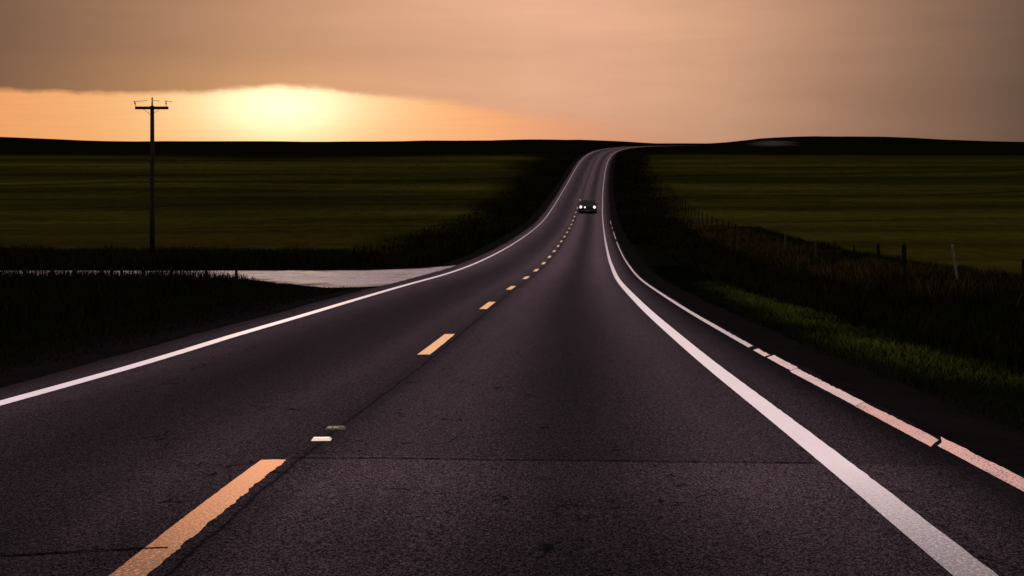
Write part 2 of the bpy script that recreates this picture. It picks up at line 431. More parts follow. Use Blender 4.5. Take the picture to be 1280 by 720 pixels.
# centre dashes: measured near ones, then the regular module
dash = [(3.2, 7.16), (14.55, 17.85), (24.6, 27.4), (34.0, 36.6)]
y = 43.0
while y < 185:
    dash.append((y, y+2.6)); y += 7.9 if y < 90 else 8.8
for a, b_ in dash:
    n = max(6, int((b_-a)/0.02)) if a < 40 else 6
    ys = np.linspace(a, b_, n)
    line_pts('centre_dash', ys, 0.0, 0.165 if a < 60 else 0.16, M_yellow if a < 10 else (M_yellow2 if a < 40 else M_yellow3), 0.0075 if a < 10 else 0.004)
# transverse seams in the paving
def cross_seam(ya, yb, u0, u1, w, name='paving_seam'):
    us = np.linspace(u0, u1, 120); yc = np.linspace(ya, yb, 120) + 0.012*vnoise(us*3, us*0+ya)
    ww = w*(0.7+0.6*np.abs(vnoise(us*6, us*0+4)))
    A = road_pt(yc-ww/2, us, 0.006); B = road_pt(yc+ww/2, us, 0.006)
    P = np.concatenate([A, B]); n = len(us)
    F = [(i, i+1, n+i+1, n+i) for i in range(n-1)]
    return mesh_obj(name, P, np.array(F), M_seal, road)
cross_seam(7.24, 7.36, 0.09, 3.45, 0.018)
cross_seam(5.05, 5.12, -3.3, 0.03, 0.016)

# ------------------------------------------------------------------ ground sheet
HILLS = np.array([(-0.60,166),(-0.457,171),(-0.40,174.5),(-0.36,177),(-0.15,177),(-0.02,175.5),(0.06,175),(0.10,177),(0.13,179.3),(0.18,179.3),
                  (0.205,176),(0.225,172.5),(0.265,170.2),(0.33,171),(0.40,175),(0.457,178),(0.6,181)])
def nat(X, Y):
    """height of the natural ground (before the road bench and ditches)"""
    X = np.asarray(X, float); Y = np.asarray(Y, float)
    base = np.interp(Y, YS, ZC)
    # beyond the crest a low plateau, then the far ridge
    a = X/np.maximum(Y, 60)
    # far ridge 1000 m off
    row = np.interp(a, HILLS[:, 0], HILLS[:, 1])
    ridge = EYE + (180-row)*1000/1400
    pl = EYE - 1.6
    b2 = pl + (ridge-pl)*sstep(Y, 560, 990) - sstep(Y, 1030, 2200)*60
    h = base*(1-sstep(Y, 380, 520)) + b2*sstep(Y, 380, 520)
    # knoll left of the road at the crest
    h = h + 3.9*np.exp(-(((X-12)/62)**2)) * np.exp(-(((Y-545)/55)**2)) * (1-sstep(X, 30, 62))
    # soft undulation in the fields
    amp = sstep(np.abs(X), 14, 60)*0.5*sstep(Y, 40, 120)
    h = h + amp*vnoise(X/70+5, Y/45) + amp*0.35*vnoise(X/24, Y/18+7)
    # left side falls a little below the road in the foreground
    h = h - 0.35*sstep(-X, 5.5, 12)*(1-sstep(Y, 34, 44))
    return h

def side_y(X):   # centre of the side road for X < 0
    return 49.7 - 0.0*X
def side_edges(X):
    """near and far edge (y) of the gravel side road at offset X (negative)"""
    lo = np.interp(-X, [2.6, 4.2, 6.2, 8.2, 10.5, 14, 60, 400], [44.0, 37.2, 36.2, 39.5, 44.0, 46.6, 47.2, 47.2])
    hi = np.interp(-X, [2.6, 3.3, 4.5, 6.5, 9, 14, 60, 400], [60.5, 58.5, 56, 54.0, 53.2, 52.9, 52.9, 52.9])
    return lo, hi

def ground_z(X, Y, with_noise=True):
    X = np.asarray(X, float); Y = np.asarray(Y, float)
    u, yc = road_uy(X, Y)
    n = nat(X, Y)
    rdz = road_pt(yc, np.clip(u, -4.35, 5.0))[..., 2]
    au = np.abs(u)
    # bench under the road, slope, ditch, back up
    w = sstep(au, 5.6, 13)
    fade = 1.0
    h = (rdz-0.02)*(1-w) + n*w
    under = 1-sstep(au, 3.9, 4.45)
    h = h - 0.10*under
    ditch = np.exp(-((u-10.5)/2.4)**2)*0.45*(Y < 400) + np.exp(-((u+8.8)/1.6)**2)*0.25*(1-sstep(Y, 32, 36)) + np.exp(-((u+10)/2.4)**2)*0.5*sstep(Y, 62, 72)*(Y < 400)
    h = h - ditch
    h = h - 0.06*sstep(au, 4.6, 6.0)
    lo, hi = side_edges(np.minimum(X, -2.6))
    # the side road bed
    s = sstep(Y, lo-2.5, lo)*(1-sstep(Y, hi, hi+2.5))*sstep(-X, 2.0, 3.4)
    bed = np.interp(Y, YS, ZC) - 0.05
    # hold the bed near main-road level
    h = h*(1-s) + bed*s
    if with_noise:
        k = sstep(au, 5.2, 8)*(1-s)*(1-sstep(Y, 250, 400))
        h = h + k*(0.07*vnoise(X*0.9, Y*0.9)+0.03*vnoise(X*2.7, Y*2.7))
    return h

xs = np.concatenate([-np.geomspace(2600, 110, 40), np.arange(-105, -30, 2.2), np.arange(-30, -14, 0.9), np.arange(-14, 30, 0.33),
                     np.arange(30, 130, 1.5), np.geomspace(131, 2600, 40)])
ysg = np.concatenate([np.arange(-40, 0, 2.0), np.arange(0, 66, 0.33), np.arange(66, 130, 0.9), np.arange(130, 640, 2.2), np.geomspace(642, 3200, 60)])
Xg, Yg = np.meshgrid(xs, ysg)
Zg = ground_z(Xg, Yg)
ug, ycg = road_uy(Xg, Yg)
lo, hi = side_edges(np.minimum(Xg, -2.6))
fence_u = 15.2
field = np.where(ug > 0, sstep(ug+2.2*vnoise(Yg/14, Xg/9)*sstep(Yg, 60, 110), fence_u-0.5-5.0*sstep(Yg, 80, 200), fence_u+0.8+2.5*sstep(Yg, 80, 200)),
                 sstep(-ug+3*vnoise(Yg/17, Xg/11), 9+Yg*0.012, 14+Yg*0.035)*sstep(Yg+5*vnoise(Xg/22, Xg*0), 64, 82))
field = field*(1-sstep(Yg+10*vnoise(Xg/60, Yg*0), 300, 345))
farm = sstep(Yg+10*vnoise(Xg/60, Yg*0), 300, 345)
# darker strip on the right flank of the far field
dirt = np.exp(-((np.abs(ug)-5.0)/0.8)**2) + (1-sstep(np.abs(ug), 4.6, 5.3))
dirt = np.clip(dirt + sstep(Yg, lo-1.2, lo)*(1-sstep(Yg, hi, hi+1.0))*(Xg < -2.4), 0, 1)
dirt = dirt*(1-farm)
_a = Xg/np.maximum(Yg, 60)
pale = np.exp(-((_a-0.232)/0.014)**4)*np.exp(-((Zg-EYE-0.6)/1.6)**4)*(Yg > 560)*(Yg < 1000)*0.8
ny, nx = Xg.shape
idx = np.arange(nx*ny).reshape(ny, nx)
F = np.stack([idx[:-1, :-1], idx[:-1, 1:], idx[1:, 1:], idx[1:, :-1]], -1).reshape(-1, 4)
g = mesh_obj('ground', np.stack([Xg, Yg, Zg], -1).reshape(-1, 3), F, M_ground, None,
             attrs={'pale': pale.ravel(), 'field': field.ravel(), 'far': farm.ravel(), 'dirt': dirt.ravel()})
tag(g, kind='structure')

# gravel side road and its flared mouth
sx = -np.concatenate([np.arange(2.75, 16, 0.25), np.arange(16, 60, 1.0), np.geomspace(60, 380, 30)])
lo, hi = side_edges(sx)
k = 26
T = np.linspace(0, 1, k)
lo = lo + 0.6*vnoise(sx*1.1, sx*0+2)+0.3*vnoise(sx*3.3, sx*0+8); hi = hi + 0.12*vnoise(sx*1.3, sx*0+6)
Yr = lo[:, None]*(1-T)+hi[:, None]*T; Xr = np.repeat(sx[:, None], k, 1)
Zr = np.interp(Yr, YS, ZC) - 0.018 - 0.05*(np.abs(T-0.5)*2)[None, :]**8
# keep it clear of the pavement edge
ur, _ = road_uy(Xr, Yr)
Xr = np.where(ur > -4.30, Xr - (ur+4.30), Xr)
idx = np.arange(Xr.size).reshape(Xr.shape)
F = np.stack([idx[:-1, :-1], idx[:-1, 1:], idx[1:, 1:], idx[1:, :-1]], -1).reshape(-1, 4)[:, ::-1]
side = mesh_obj('side_road', np.stack([Xr, Yr, Zr], -1).reshape(-1, 3), F, M_gravel, attrs={'edge': np.maximum(np.repeat(np.abs(T-0.5)[None, :]*2, len(sx), 0), (1-np.clip((-sx-2.75)/3.0, 0, 1))[:, None]*0.9).ravel()})
tag(side, kind='structure')

# ------------------------------------------------------------------ grass and weeds (nobody could count them)
def blades(name, X, Y, H, W, lean, tint, mat, label):
    n = len(X); W = W + 0*X
    Z = ground_z(X, Y)
    ang = rng.random(n)*math.tau
    dx, dy = np.cos(ang), np.sin(ang)
    la = rng.random(n)*math.tau; L = lean*H*(0.3+rng.random(n))
    lx, ly = np.cos(la)*L, np.sin(la)*L
    P = np.empty((n, 5, 3), np.float32)
    base = np.stack([X, Y, Z-0.03], -1)
    off = np.stack([dx*W/2, dy*W/2, 0*W], -1)
    mid = base + np.stack([lx*0.3, ly*0.3, H*0.6], -1)
    P[:, 0] = base-off; P[:, 1] = base+off; P[:, 2] = mid+off*0.75; P[:, 3] = mid-off*0.75
    P[:, 4] = base + np.stack([lx, ly, H], -1)
    i = np.arange(n)[:, None]*5
    F = np.concatenate([i+np.array([[0, 1, 2]]), i+np.array([[0, 2, 3]]), i+np.array([[3, 2, 4]])])
    tn = np.repeat(tint, 5); hg = np.tile([0, 0, .6, .6, 1.0], n)
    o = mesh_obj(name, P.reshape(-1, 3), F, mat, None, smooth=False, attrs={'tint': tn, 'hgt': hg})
    return tag(o, label, 'grass', kind='stuff')

def scatter(n, u0, u1, y0, y1, power=1.6):
    """more blades close to the camera"""
    t = rng.random(n)**power
    y = y0 + (y1-y0)*t
    u = u0 + (u1-u0)*rng.random(n)
    P = road_pt(y, u)
    return P[:, 0], P[:, 1], u

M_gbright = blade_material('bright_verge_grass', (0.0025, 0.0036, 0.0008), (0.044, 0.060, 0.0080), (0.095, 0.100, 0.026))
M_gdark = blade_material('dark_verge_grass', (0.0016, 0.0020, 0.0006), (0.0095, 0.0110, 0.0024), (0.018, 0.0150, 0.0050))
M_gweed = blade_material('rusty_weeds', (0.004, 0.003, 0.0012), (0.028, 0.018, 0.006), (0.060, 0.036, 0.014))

def clumpy(X, Y, s=1.0): return vnoise(X/s+31, Y/s+17)*0.5+0.5

# bright short grass in a strip along the right shoulder
X, Y, u = scatter(150000, 5.5, 9.2, 5, 60, 1.5)
cl = clumpy(X, Y, 0.8)*0.6+clumpy(X, Y, 0.25)*0.4
c0 = 7.0 + 0.35*vnoise(Y/3, Y*0)
k = np.exp(-((u-c0)/0.75)**2)
keep = rng.random(len(u)) < np.clip(0.30+k*0.9, 0, 1)*(0.35+cl)
X, Y, u, cl, k = X[keep], Y[keep], u[keep], cl[keep], k[keep]
d = np.maximum(Y, 5)
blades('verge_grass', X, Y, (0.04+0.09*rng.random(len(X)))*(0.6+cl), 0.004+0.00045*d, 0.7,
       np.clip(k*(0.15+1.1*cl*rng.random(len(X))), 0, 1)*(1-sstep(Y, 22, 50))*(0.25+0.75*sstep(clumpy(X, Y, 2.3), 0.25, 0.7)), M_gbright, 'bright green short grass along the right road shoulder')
# darker grass from there to the fence and beyond
X, Y, u = scatter(130000, 7.6, 20, 9, 120, 1.7)
cl = clumpy(X, Y, 1.6)*0.6+clumpy(X, Y, 0.4)*0.4
keep = rng.random(len(u)) < 0.3+0.9*cl; X, Y, u, cl = X[keep], Y[keep], u[keep], cl[keep]
d = np.maximum(Y, 8)
blades('ditch_grass', X, Y, (0.14+0.30*rng.random(len(X)))*(0.5+cl), 0.005+0.00045*d, 0.55,
       rng.random(len(X))*cl, M_gdark, 'dark rough grass in the ditch below the wire fence')
# rusty tall weeds around the fence line
X, Y, u = scatter(32000, 12.4, 17.5, 18, 120, 1.3)
cl = clumpy(X, Y, 2.2); keep = rng.random(len(u)) < (cl*1.3-0.25); X, Y, u, cl = X[keep], Y[keep], u[keep], cl[keep]
blades('fence_weeds', X, Y, (0.25+0.45*rng.random(len(X)))*(0.4+cl), 0.006+0.0004*Y, 0.45,
       rng.random(len(X)), M_gweed, 'tall rusty brown weeds growing around the right wire fence')
# left verge, long grass up to the gravel road
X, Y, u = scatter(170000, -46, -4.9, 9, 46.5, 1.2)
lo, hi = side_edges(np.minimum(X, -2.6))
inside = Y > lo-0.4
cl = clumpy(X, Y, 1.8)*0.6+clumpy(X, Y, 0.5)*0.4
keep = (~inside) & (rng.random(len(u)) < 0.35+0.9*cl) & (np.abs(X/np.maximum(Y, 1)) < 0.75)
X, Y, u, cl = X[keep], Y[keep], u[keep], cl[keep]
tall = sstep(-u, 5.0, 10)*(0.25+0.75*sstep(-X, 8.5, 13))
blades('roadside_grass', X, Y, (0.12+0.62*tall*(0.35+0.65*rng.random(len(X))))*(0.5+0.6*cl), 0.005+0.0004*Y, 0.45,
       rng.random(len(X))*cl, M_gdark, 'long dark grass on the left between the road and gravel lane')
# far side of the gravel road
X, Y, u = scatter(60000, -60, -5.2, 52, 75, 1.0)
lo, hi = side_edges(np.minimum(X, -2.6))
keep = (Y > hi+0.3); X, Y, u = X[keep], Y[keep], u[keep]
cl = clumpy(X, Y, 1.8)
blades('lane_side_grass', X, Y, (0.15+0.45*rng.random(len(X)))*(0.4+cl), 0.03, 0.45,
       rng.random(len(X))*cl, M_gdark, 'dark grass behind the gravel lane below the field')
# rough verges along the road into the distance
for sgn, nm, lb in ((1, 'distant_verge_grass', 'dark rough grass along the right side of the distant road'), (-1, 'hillside_verge_grass', 'dark rough grass along the left side of the distant road')):
    X, Y, u = scatter(36000, sgn*5.6, sgn*15, 62 if sgn < 0 else 90, 380, 1.4)
    kp = rng.random(len(u)) < 1-sstep(np.abs(u), 8, 15)*0.9; X, Y, u = X[kp], Y[kp], u[kp]
    cl = clumpy(X, Y, 5)
    blades(nm, X, Y, (0.15+0.45*rng.random(len(X)))*(0.3+cl), 0.03+0.0006*Y, 0.4, rng.random(len(X))*cl, M_gdark, lb)

# ------------------------------------------------------------------ wire fences
def px(xp, d): return (xp-640)*d/1400
def make_fence(name, posts, label, group, wires=(0.35, 0.7, 1.0)):
    """posts: (X, Y, height, radius, lean_x, lean_y, material)"""
    x0, y0 = posts[0][0], posts[0][1]
    root = empty(name, (x0, y0, float(ground_z(np.array([x0]), np.array([y0]))[0])))
    tag(root, label, 'fence')
    org = root.location.copy()
    tops = []
    for (x, y, h, r, lx, ly, mat, lb) in posts:
        z = float(ground_z(np.array([x]), np.array([y]))[0])
        b0 = Vector((x, y, z-0.3))-org; t0 = Vector((x+lx, y+ly, z+h))-org
        bm = bmesh.new()
        pts = [b0.lerp(t0, t) + Vector((random.uniform(-.006, .006), random.uniform(-.006, .006), 0)) for t in (0, .25, .5, .75, .96, 1)]
        tube(bm, pts, [r*1.08, r*1.04, r, r*0.97, r*0.92, r*0.6], 9)
        p = bm_obj('post', bm, mat, root, smooth=False)
        if lb: p['label'] = lb
        tops.append((Vector((x, y, z))-org, t0))
    for f in wires:
        bm = bmesh.new(); pts = []
        for (b0, t0), (b1, t1) in zip(tops, tops[1:]):
            A = b0.lerp(t0, f*0.93); B = b1.lerp(t1, f*0.93)
            for q in range(5):
                t = q/5; P = A.lerp(B, t); P.z -= 0.05*4*t*(1-t); pts.append(P)
        pts.append(tops[-1][0].lerp(tops[-1][1], f*0.93))
        tube(bm, pts, 0.004, 4)
        bm_obj('wire', bm, M_wire, root)
    return root

# right-hand fence, near to far
pr = []
def rp(y, h=1.25, r=0.06, lx=0, ly=0, mat=M_postdark, lb=None, u=15.2):
    p = road_pt(y, u); pr.append((float(p[0]), float(p[1]), h, r, lx, ly, mat, lb))
rp(28.5, 1.15, 0.06)
rp(34.0, 1.10, 0.05, 0.05)
rp(39.6, 1.36, 0.045, -0.24, 0.0, M_postpale, 'pale weathered post leaning to the left')
rp(46.4, 1.45, 0.095, 0.0)
rp(50.6, 1.38, 0.07, 0.02)
rp(55.0, 1.2, 0.05, -0.03)
rp(59.5, 1.3, 0.05, 0.02)
rp(64.5, 1.25, 0.055, 0, 0, M_postgrey)
rp(69.5, 1.3, 0.05, 0.03)
rp(74.5, 1.35, 0.07, -0.02, 0, M_postgrey, 'brownish weathered post')
y = 80
while y < 205:
    rp(y, 1.25+random.random()*0.2, 0.06, random.uniform(-.05, .05)); y += 5.2
make_fence('wire_fence', pr, 'wire fence with dark and pale wooden posts on the right of the road', None)
# left-hand fence; its posts stand against the pale side road
pl = []
for xp, rr, hh in ((-120, .05, 1.0), (-60, .05, 1.0), (-10, .05, 1.0), (30, .045, 1.0), (65, .05, 1.05), (95, .055, 1.08), (140, .05, 1.05), (153, .045, 1.02), (180, .05, 1.1), (213, .045, 1.05), (258, .05, 1.1), (295, .05, 1.1)):
    d = 8.4*1400/(640-xp) if xp < 300 else 33
    X = px(xp, d)
    # top where it meets the line of sight of the lane
    z = float(ground_z(np.array([X]), np.array([d]))[0])
    top = EYE - (335.5-180)*d/1400
    pl.append((X, d, max(0.7, top-z)+random.uniform(0, .02), rr*0.85, random.uniform(-.03, .03), 0, M_postdark, None))
make_fence('wire_fence', pl, 'low wire fence with thin posts on the left before the gravel lane', None, (0.45, 0.85))

# ------------------------------------------------------------------ utility pole
d = 66.0; X = px(190.2, d); gz = float(ground_z(np.array([X]), np.array([d]))[0])
pole = empty('utility_pole', (X, d, gz), 0.0)
tag(pole, 'tall wooden utility pole with a single crossarm beside the gravel lane', 'utility pole')
top = EYE + (180-125)*d/1400 - gz
arm = EYE + (180-135)*d/1400 - gz
bm = bmesh.new(); tube(bm, [(0, 0, -0.5), (0, 0, arm*0.3), (0.01, 0, arm*0.65), (0, 0, arm+0.12), (0, 0, arm+.14), (0, 0, top-.03)], [.155, .145, .125, .112, .05, .04], 14)
bm_obj('pole', bm, M_wood, pole, smooth=True)
bm = bmesh.new(); box(bm, (0.02, -0.14, arm), (1.94, .12, .17)); bm_obj('crossarm', bm, M_wood, pole, bevel=0.012)
for sx_ in (-1, 1):
    bm = bmesh.new(); tube(bm, [(sx_*0.5, -0.15, arm-0.05), (0.02*sx_, -0.13, arm-0.42)], 0.012, 6)
    bm_obj('brace', bm, M_trim, pole)
def insul(x, lean=0.0, h=0.34):
    bm = bmesh.new()
    tube(bm, [(x, -.14, arm+.06), (x+lean*.5, -.14, arm+.06+h*.45)], .014, 8)
    tube(bm, [(x+lean*.5, -.14, arm+.06+h*.42), (x+lean*.6, -.14, arm+.06+h*.55), (x+lean*.7, -.14, arm+.06+h*.7), (x+lean, -.14, arm+.06+h)], [.03, .045, .03, .028], 10)
    bm_obj('insulator', bm, M_porc, pole, smooth=True)
insul(-0.90, -0.10); insul(0.88, -0.03); 
bm = bmesh.new(); tube(bm, [(0, 0, top-.02), (0, 0, top+.08), (0, 0, top+.16)], [.03, .045, .03], 10); bm_obj('insulator', bm, M_porc, pole, smooth=True)
def cond(x0, x1, z0, z1):
    bm = bmesh.new(); tube(bm, [(x0, -.14, z0), ((x0+x1)/2, -.14, (z0+z1)/2-.01), (x1, -.14, z1)], .014, 6); bm_obj('conductor_stub', bm, M_trim, pole)
zt = arm+.06+.34
cond(-1.06, -0.25, zt-.02, zt+.04); cond(0.05, 0.50, zt+.06, zt+.0); cond(0.80, 1.22, zt+.03, zt-.05)

# ------------------------------------------------------------------ raised road studs
def stud(xp, yp, w, mat_body, label, lens=None, dep=0.09):
    # find the road point seen at this spot of the paving
    ys = np.linspace(5, 12, 400); zz = rz(ys); rows = 180+(EYE-zz)*1400/ys
    d = float(np.interp(-yp, -rows, ys)); X = px(xp, d)
    u, yc = road_uy(np.array([X]), np.array([d]))
    P = road_pt(yc, u)[0]
    root = empty('road_stud', (float(P[0]), float(P[1]), float(P[2])), 0.06)
    root.rotation_euler = (math.atan(-0.09), 0, 0.05)
    tag(root, label, 'road stud')
    bm = bmesh.new()
    v = [(-w/2, -dep/2, 0), (w/2, -dep/2, 0), (w/2, dep/2, 0), (-w/2, dep/2, 0), (-w*.40, -dep*.22, .017), (w*.40, -dep*.22, .017), (w*.40, dep*.22, .017), (-w*.40, dep*.22, .017)]
    V = [bm.verts.new(q) for q in v]
    for f in ((0, 3, 2, 1), (4, 5, 6, 7), (0, 1, 5, 4), (1, 2, 6, 5), (2, 3, 7, 6), (3, 0, 4, 7)): bm.faces.new([V[i] for i in f])
    bm_obj('body', bm, mat_body, root, bevel=0.003)
    if lens:
        for xx, ww in ((-w*.28, w*.20), (w*.02, w*.26)):
            bm = bmesh.new(); box(bm, (xx, -dep*.36, .012), (ww, .008, .010), Matrix.Rotation(-0.6, 3, 'X'))
            bm_obj('reflector', bm, lens, root)
    return root
stud(402, 549.5, 0.142, M_chalk, 'flat cream coloured road stud just past the nearest yellow dash', None, 0.10)
stud(420, 535.5, 0.155, M_stud, 'dark road stud with small amber reflectors behind the cream one', M_amber, 0.10)

# ------------------------------------------------------------------ car
cy = 153.0
cx = px(734.8, cy)
P = road_pt(np.array([cy]), np.array([0.0]))[0]
car = empty('car', (cx, cy, float(rz(cy))), -float(np.interp(cy, YS, HD)))
tag(car, 'dark oncoming car with lit white headlights far down the road', 'car')
def loft(sections, n=1):
    bm = bmesh.new(); rings = [[bm.verts.new(p) for p in s] for s in sections]
    m_ = len(rings[0])
    for a, b in zip(rings, rings[1:]):
        for k_ in range(m_): bm.faces.new((a[k_], a[(k_+1) % m_], b[(k_+1) % m_], b[k_]))
    bm.faces.new(rings[0]); bm.faces.new(rings[-1]); return bm
def sec(y, w, zb, zt, r=0.12):
    h = w/2
    return [(-h, y, zb+r), (-h+r*.8, y, zb), (h-r*.8, y, zb), (h, y, zb+r), (h, y, (zb+zt)*.52), (h-.03, y, zt-r), (h-r*1.3, y, zt), (-h+r*1.3, y, zt), (-h+.03, y, zt-r), (-h, y, (zb+zt)*.52)]
W = 2.36
bm = loft([sec(-2.42, W*.84, .38, .80), sec(-2.34, W*.93, .30, .92), sec(-2.0, W*.99, .26, 1.03), sec(-1.2, W, .26, 1.12), sec(-.6, W, .26, 1.16), sec(1.0, W, .26, 1.16), sec(1.9, W*.98, .28, 1.14), sec(2.35, W*.93, .34, 1.08), sec(2.45, W*.86, .42, .95)])
body = bm_obj('body', bm, M_paint, car, smooth=True)
def cab(y, w, zt): 
    h = w/2
    return [(-h-.16, y, 1.10), (h+.16, y, 1.10), (h+.06, y, (1.1+zt)/2), (h-.06, y, zt-.06), (h-.18, y, zt), (-h+.18, y, zt), (-h+.06, y, zt-.06), (-h-.06, y, (1.1+zt)/2)]
bm = loft([cab(-.95, W*.80, 1.14), cab(-.35, W*.76, 1.58), cab(-.1, W*.75, 1.68), cab(.9, W*.74, 1.70), cab(1.4, W*.73, 1.60), cab(2.0, W*.76, 1.16)])
bm_obj('cabin', bm, M_paint, car, smooth=True)
bm = bmesh.new(); V = [bm.verts.new(q) for q in ((-W*.38, -1.02, 1.16), (W*.38, -1.02, 1.16), (W*.34, -.36, 1.585), (-W*.34, -.36, 1.585))]; bm.faces.new(V)
r_ = bmesh.ops.extrude_face_region(bm, geom=bm.faces[:]); bmesh.ops.translate(bm, vec=(0, .02, -.02), verts=[v for v in r_['geom'] if isinstance(v, bmesh.types.BMVert)])
bm_obj('windscreen', bm, M_glass, car)
for s in (-1, 1):
    bm = bmesh.new(); box(bm, (s*(W*.5-.09), .35, 1.36), (.02, 1.5, .30), Matrix.Rotation(s*-.35, 3, 'Y')); bm_obj('side_window', bm, M_glass, car)
    bm = bmesh.new(); box(bm, (s*(W*.5+.09), -.75, 1.22), (.22, .14, .17)); mi = bm_obj('wing_mirror', bm, M_trim, car, bevel=.03)
    # headlight: a rounded lamp set into the nose
    bm = bmesh.new(); r_ = bmesh.ops.create_uvsphere(bm, u_segments=18, v_segments=10, radius=1.0)
    bmesh.ops.transform(bm, matrix=Matrix.Translation((s*W*.385, -2.36, .86 if s < 0 else .84)) @ Matrix.Diagonal((.185, .10, .22, 1)), verts=r_['verts'])
    bm_obj('headlight', bm, M_head, car, smooth=True)
    for yy in (-1.5, 1.5):
        bm = bmesh.new(); r_ = bmesh.ops.create_cone(bm, cap_ends=True, segments=28, radius1=.36, radius2=.36, depth=.26)
        bmesh.ops.transform(bm, matrix=Matrix.Translation((s*(W*.5-.12), yy, .36)) @ Matrix.Rotation(math.pi/2, 4, 'Y'), verts=r_['verts'])
        wh = bm_obj('wheel', bm, M_rubber, car, bevel=.02)
        bm = bmesh.new(); r_ = bmesh.ops.create_cone(bm, cap_ends=True, segments=20, radius1=.22, radius2=.18, depth=.05)
        bmesh.ops.transform(bm, matrix=Matrix.Translation((s*(W*.5+.02), yy, .36)) @ Matrix.Rotation(s*math.pi/2, 4, 'Y'), verts=r_['verts'])
        bm_obj('rim', bm, M_alloy, wh)
bm = bmesh.new(); r_ = bmesh.ops.create_uvsphere(bm, u_segments=14, v_segments=8, radius=1.0)
bmesh.ops.transform(bm, matrix=Matrix.Translation((-.36, -2.44, .84)) @ Matrix.Diagonal((.12, .06, .13, 1)), verts=r_['verts'])
bm_obj('spot_lamp', bm, M_head, car, smooth=True)
bm = bmesh.new(); box(bm, (0, -2.42, .62), (1.3, .06, .26)); bm_obj('grille', bm, M_trim, car, bevel=.02)
bm = bmesh.new(); box(bm, (0, -2.46, .38), (W*.86, .14, .18)); bm_obj('bumper', bm, M_trim, car, bevel=.04)
bm = bmesh.new(); box(bm, (0, -2.545, .40), (.42, .02, .11)); bm_obj('number_plate', bm, M_plate, car)

# ------------------------------------------------------------------ shrubs on the crest
def shrub(xp, d, w, h, label):
    X = px(xp, d); z = float(ground_z(np.array([X]), np.array([d]))[0])
    root = empty('shrub', (X, d, z)); tag(root, label, 'shrub', None)
    bm = bmesh.new()
    for _ in range(5):
        a = random.uniform(0, 6.28); tube(bm, [(0, 0, -.1), (math.cos(a)*w*.15, math.sin(a)*w*.15, h*.4), (math.cos(a)*w*.3, math.sin(a)*w*.3, h*.8)], [.09, .06, .02], 6)
    bm_obj('stem', bm, M_wood, root)
    n = 1400
    v = rng.normal(size=(n, 3)); v /= np.linalg.norm(v, axis=1)[:, None]; v *= (rng.random(n)**.4)[:, None]
    v *= (1+.35*vnoise(v[:, 0]*3+xp, v[:, 2]*3+v[:, 1]*2))[:, None]
    Pc = v*np.array([w/2, w/2, h*.42])+np.array([0, 0, h*.62])
    t = rng.normal(size=(n, 3, 3))*0.16
    P = (Pc[:, None, :]+t).reshape(-1, 3)
    mesh_obj('foliage', P, np.arange(n*3).reshape(-1, 3), M_foliage, root, smooth=False)
shrub(770, 548, 2.2, 1.5, 'tiny dark shrub on the crest left of the road')

# ------------------------------------------------------------------ sky
world = bpy.data.worlds.new('World'); sc.world = world; world.use_nodes = True
nt = world.node_tree; nt.nodes.clear(); t = NT(nt)
out = t.n('ShaderNodeOutputWorld')
AZ0 = math.atan((350-640)/1400); EL0 = 0.034
sky = t.n('ShaderNodeTexSky', sky_type='NISHITA'); sky.sun_disc = False
sky.sun_elevation = math.radians(3.0); sky.sun_rotation = AZ0
sky.dust_density = 3.0
bgA = t.n('ShaderNodeBackground'); t.link(sky.outputs[0], bgA.inputs[0]); bgA.inputs[1].default_value = 0.001
tc = t.n('ShaderNodeTexCoord').outputs['Generated']
sp = t.n('ShaderNodeSeparateXYZ'); t.link(tc, sp.inputs[0])
az = t.math('ARCTAN2', sp.outputs[0], sp.outputs[1]); el = t.math('ARCSINE', sp.outputs[2])
tt = t.math('DIVIDE', t.math('ADD', az, 0.45), 0.90, clamp=True)
def lin(c): return tuple(((v/255+0.055)/1.055)**2.4 if v > 10 else v/255/12.92 for v in c)
def ap(x): return (math.atan((x-640)/1400)+0.45)/0.90
cloud = t.ramp(tt, [(ap(x), lin(c)) for x, c in ((0, (121, 90, 73)), (100, (141, 106, 83)), (200, (161, 121, 93)), (320, (187, 140, 109)), (440, (207, 156, 124)), (560, (220, 166, 134)), (660, (229, 174, 142)), (750, (228, 172, 141)), (830, (220, 167, 134)), (900, (208, 159, 127)), (980, (189, 143, 115)), (1050, (171, 129, 104)), (1150, (143, 109, 88)), (1280, (109, 85, 71)))], 'LINEAR')
gap = t.ramp(tt, [(ap(x), lin(c)) for x, c in ((0, (238, 164, 104)), (100, (243, 173, 111)), (200, (247, 186, 122)), (300, (250, 196, 128)), (400, (251, 198, 132)), (500, (251, 188, 128)), (600, (249, 175, 121)), (700, (228, 160, 120)), (800, (207, 151, 118)), (900, (193, 145, 116)), (1000, (172, 130, 104)), (1150, (136, 105, 86)), (1280, (105, 84, 70)))], 'LINEAR')
B = t.ramp(tt, [(ap(x), v/0.1) for x, v in ((0, .0435), (150, .0425), (240, .0440), (325, .0485), (345, .0500), (395, .0495), (450, .0452), (520, .0400), (600, .0320), (700, .0240), (800, .0150), (920, .006), (1280, .001))])
S = t.ramp(tt, [(ap(x), v/0.1) for x, v in ((0, .0030), (280, .0038), (370, .0050), (450, .0035), (560, .006), (700, .011), (850, .014), (1280, .014))])
cv = t.n('ShaderNodeCombineXYZ'); t.set(cv.inputs[0], az); t.set(cv.inputs[1], t.math('MULTIPLY', el, 6.0))
n1 = t.noise(t.mapping(cv.outputs[0], (9, 9, 1)), 1.0, 6, 0.55)
n2 = t.noise(t.mapping(cv.outputs[0], (3.2, 5.5, 1), (0, 0, 0.15), (3, 1, 0)), 1.0, 5, 0.5)
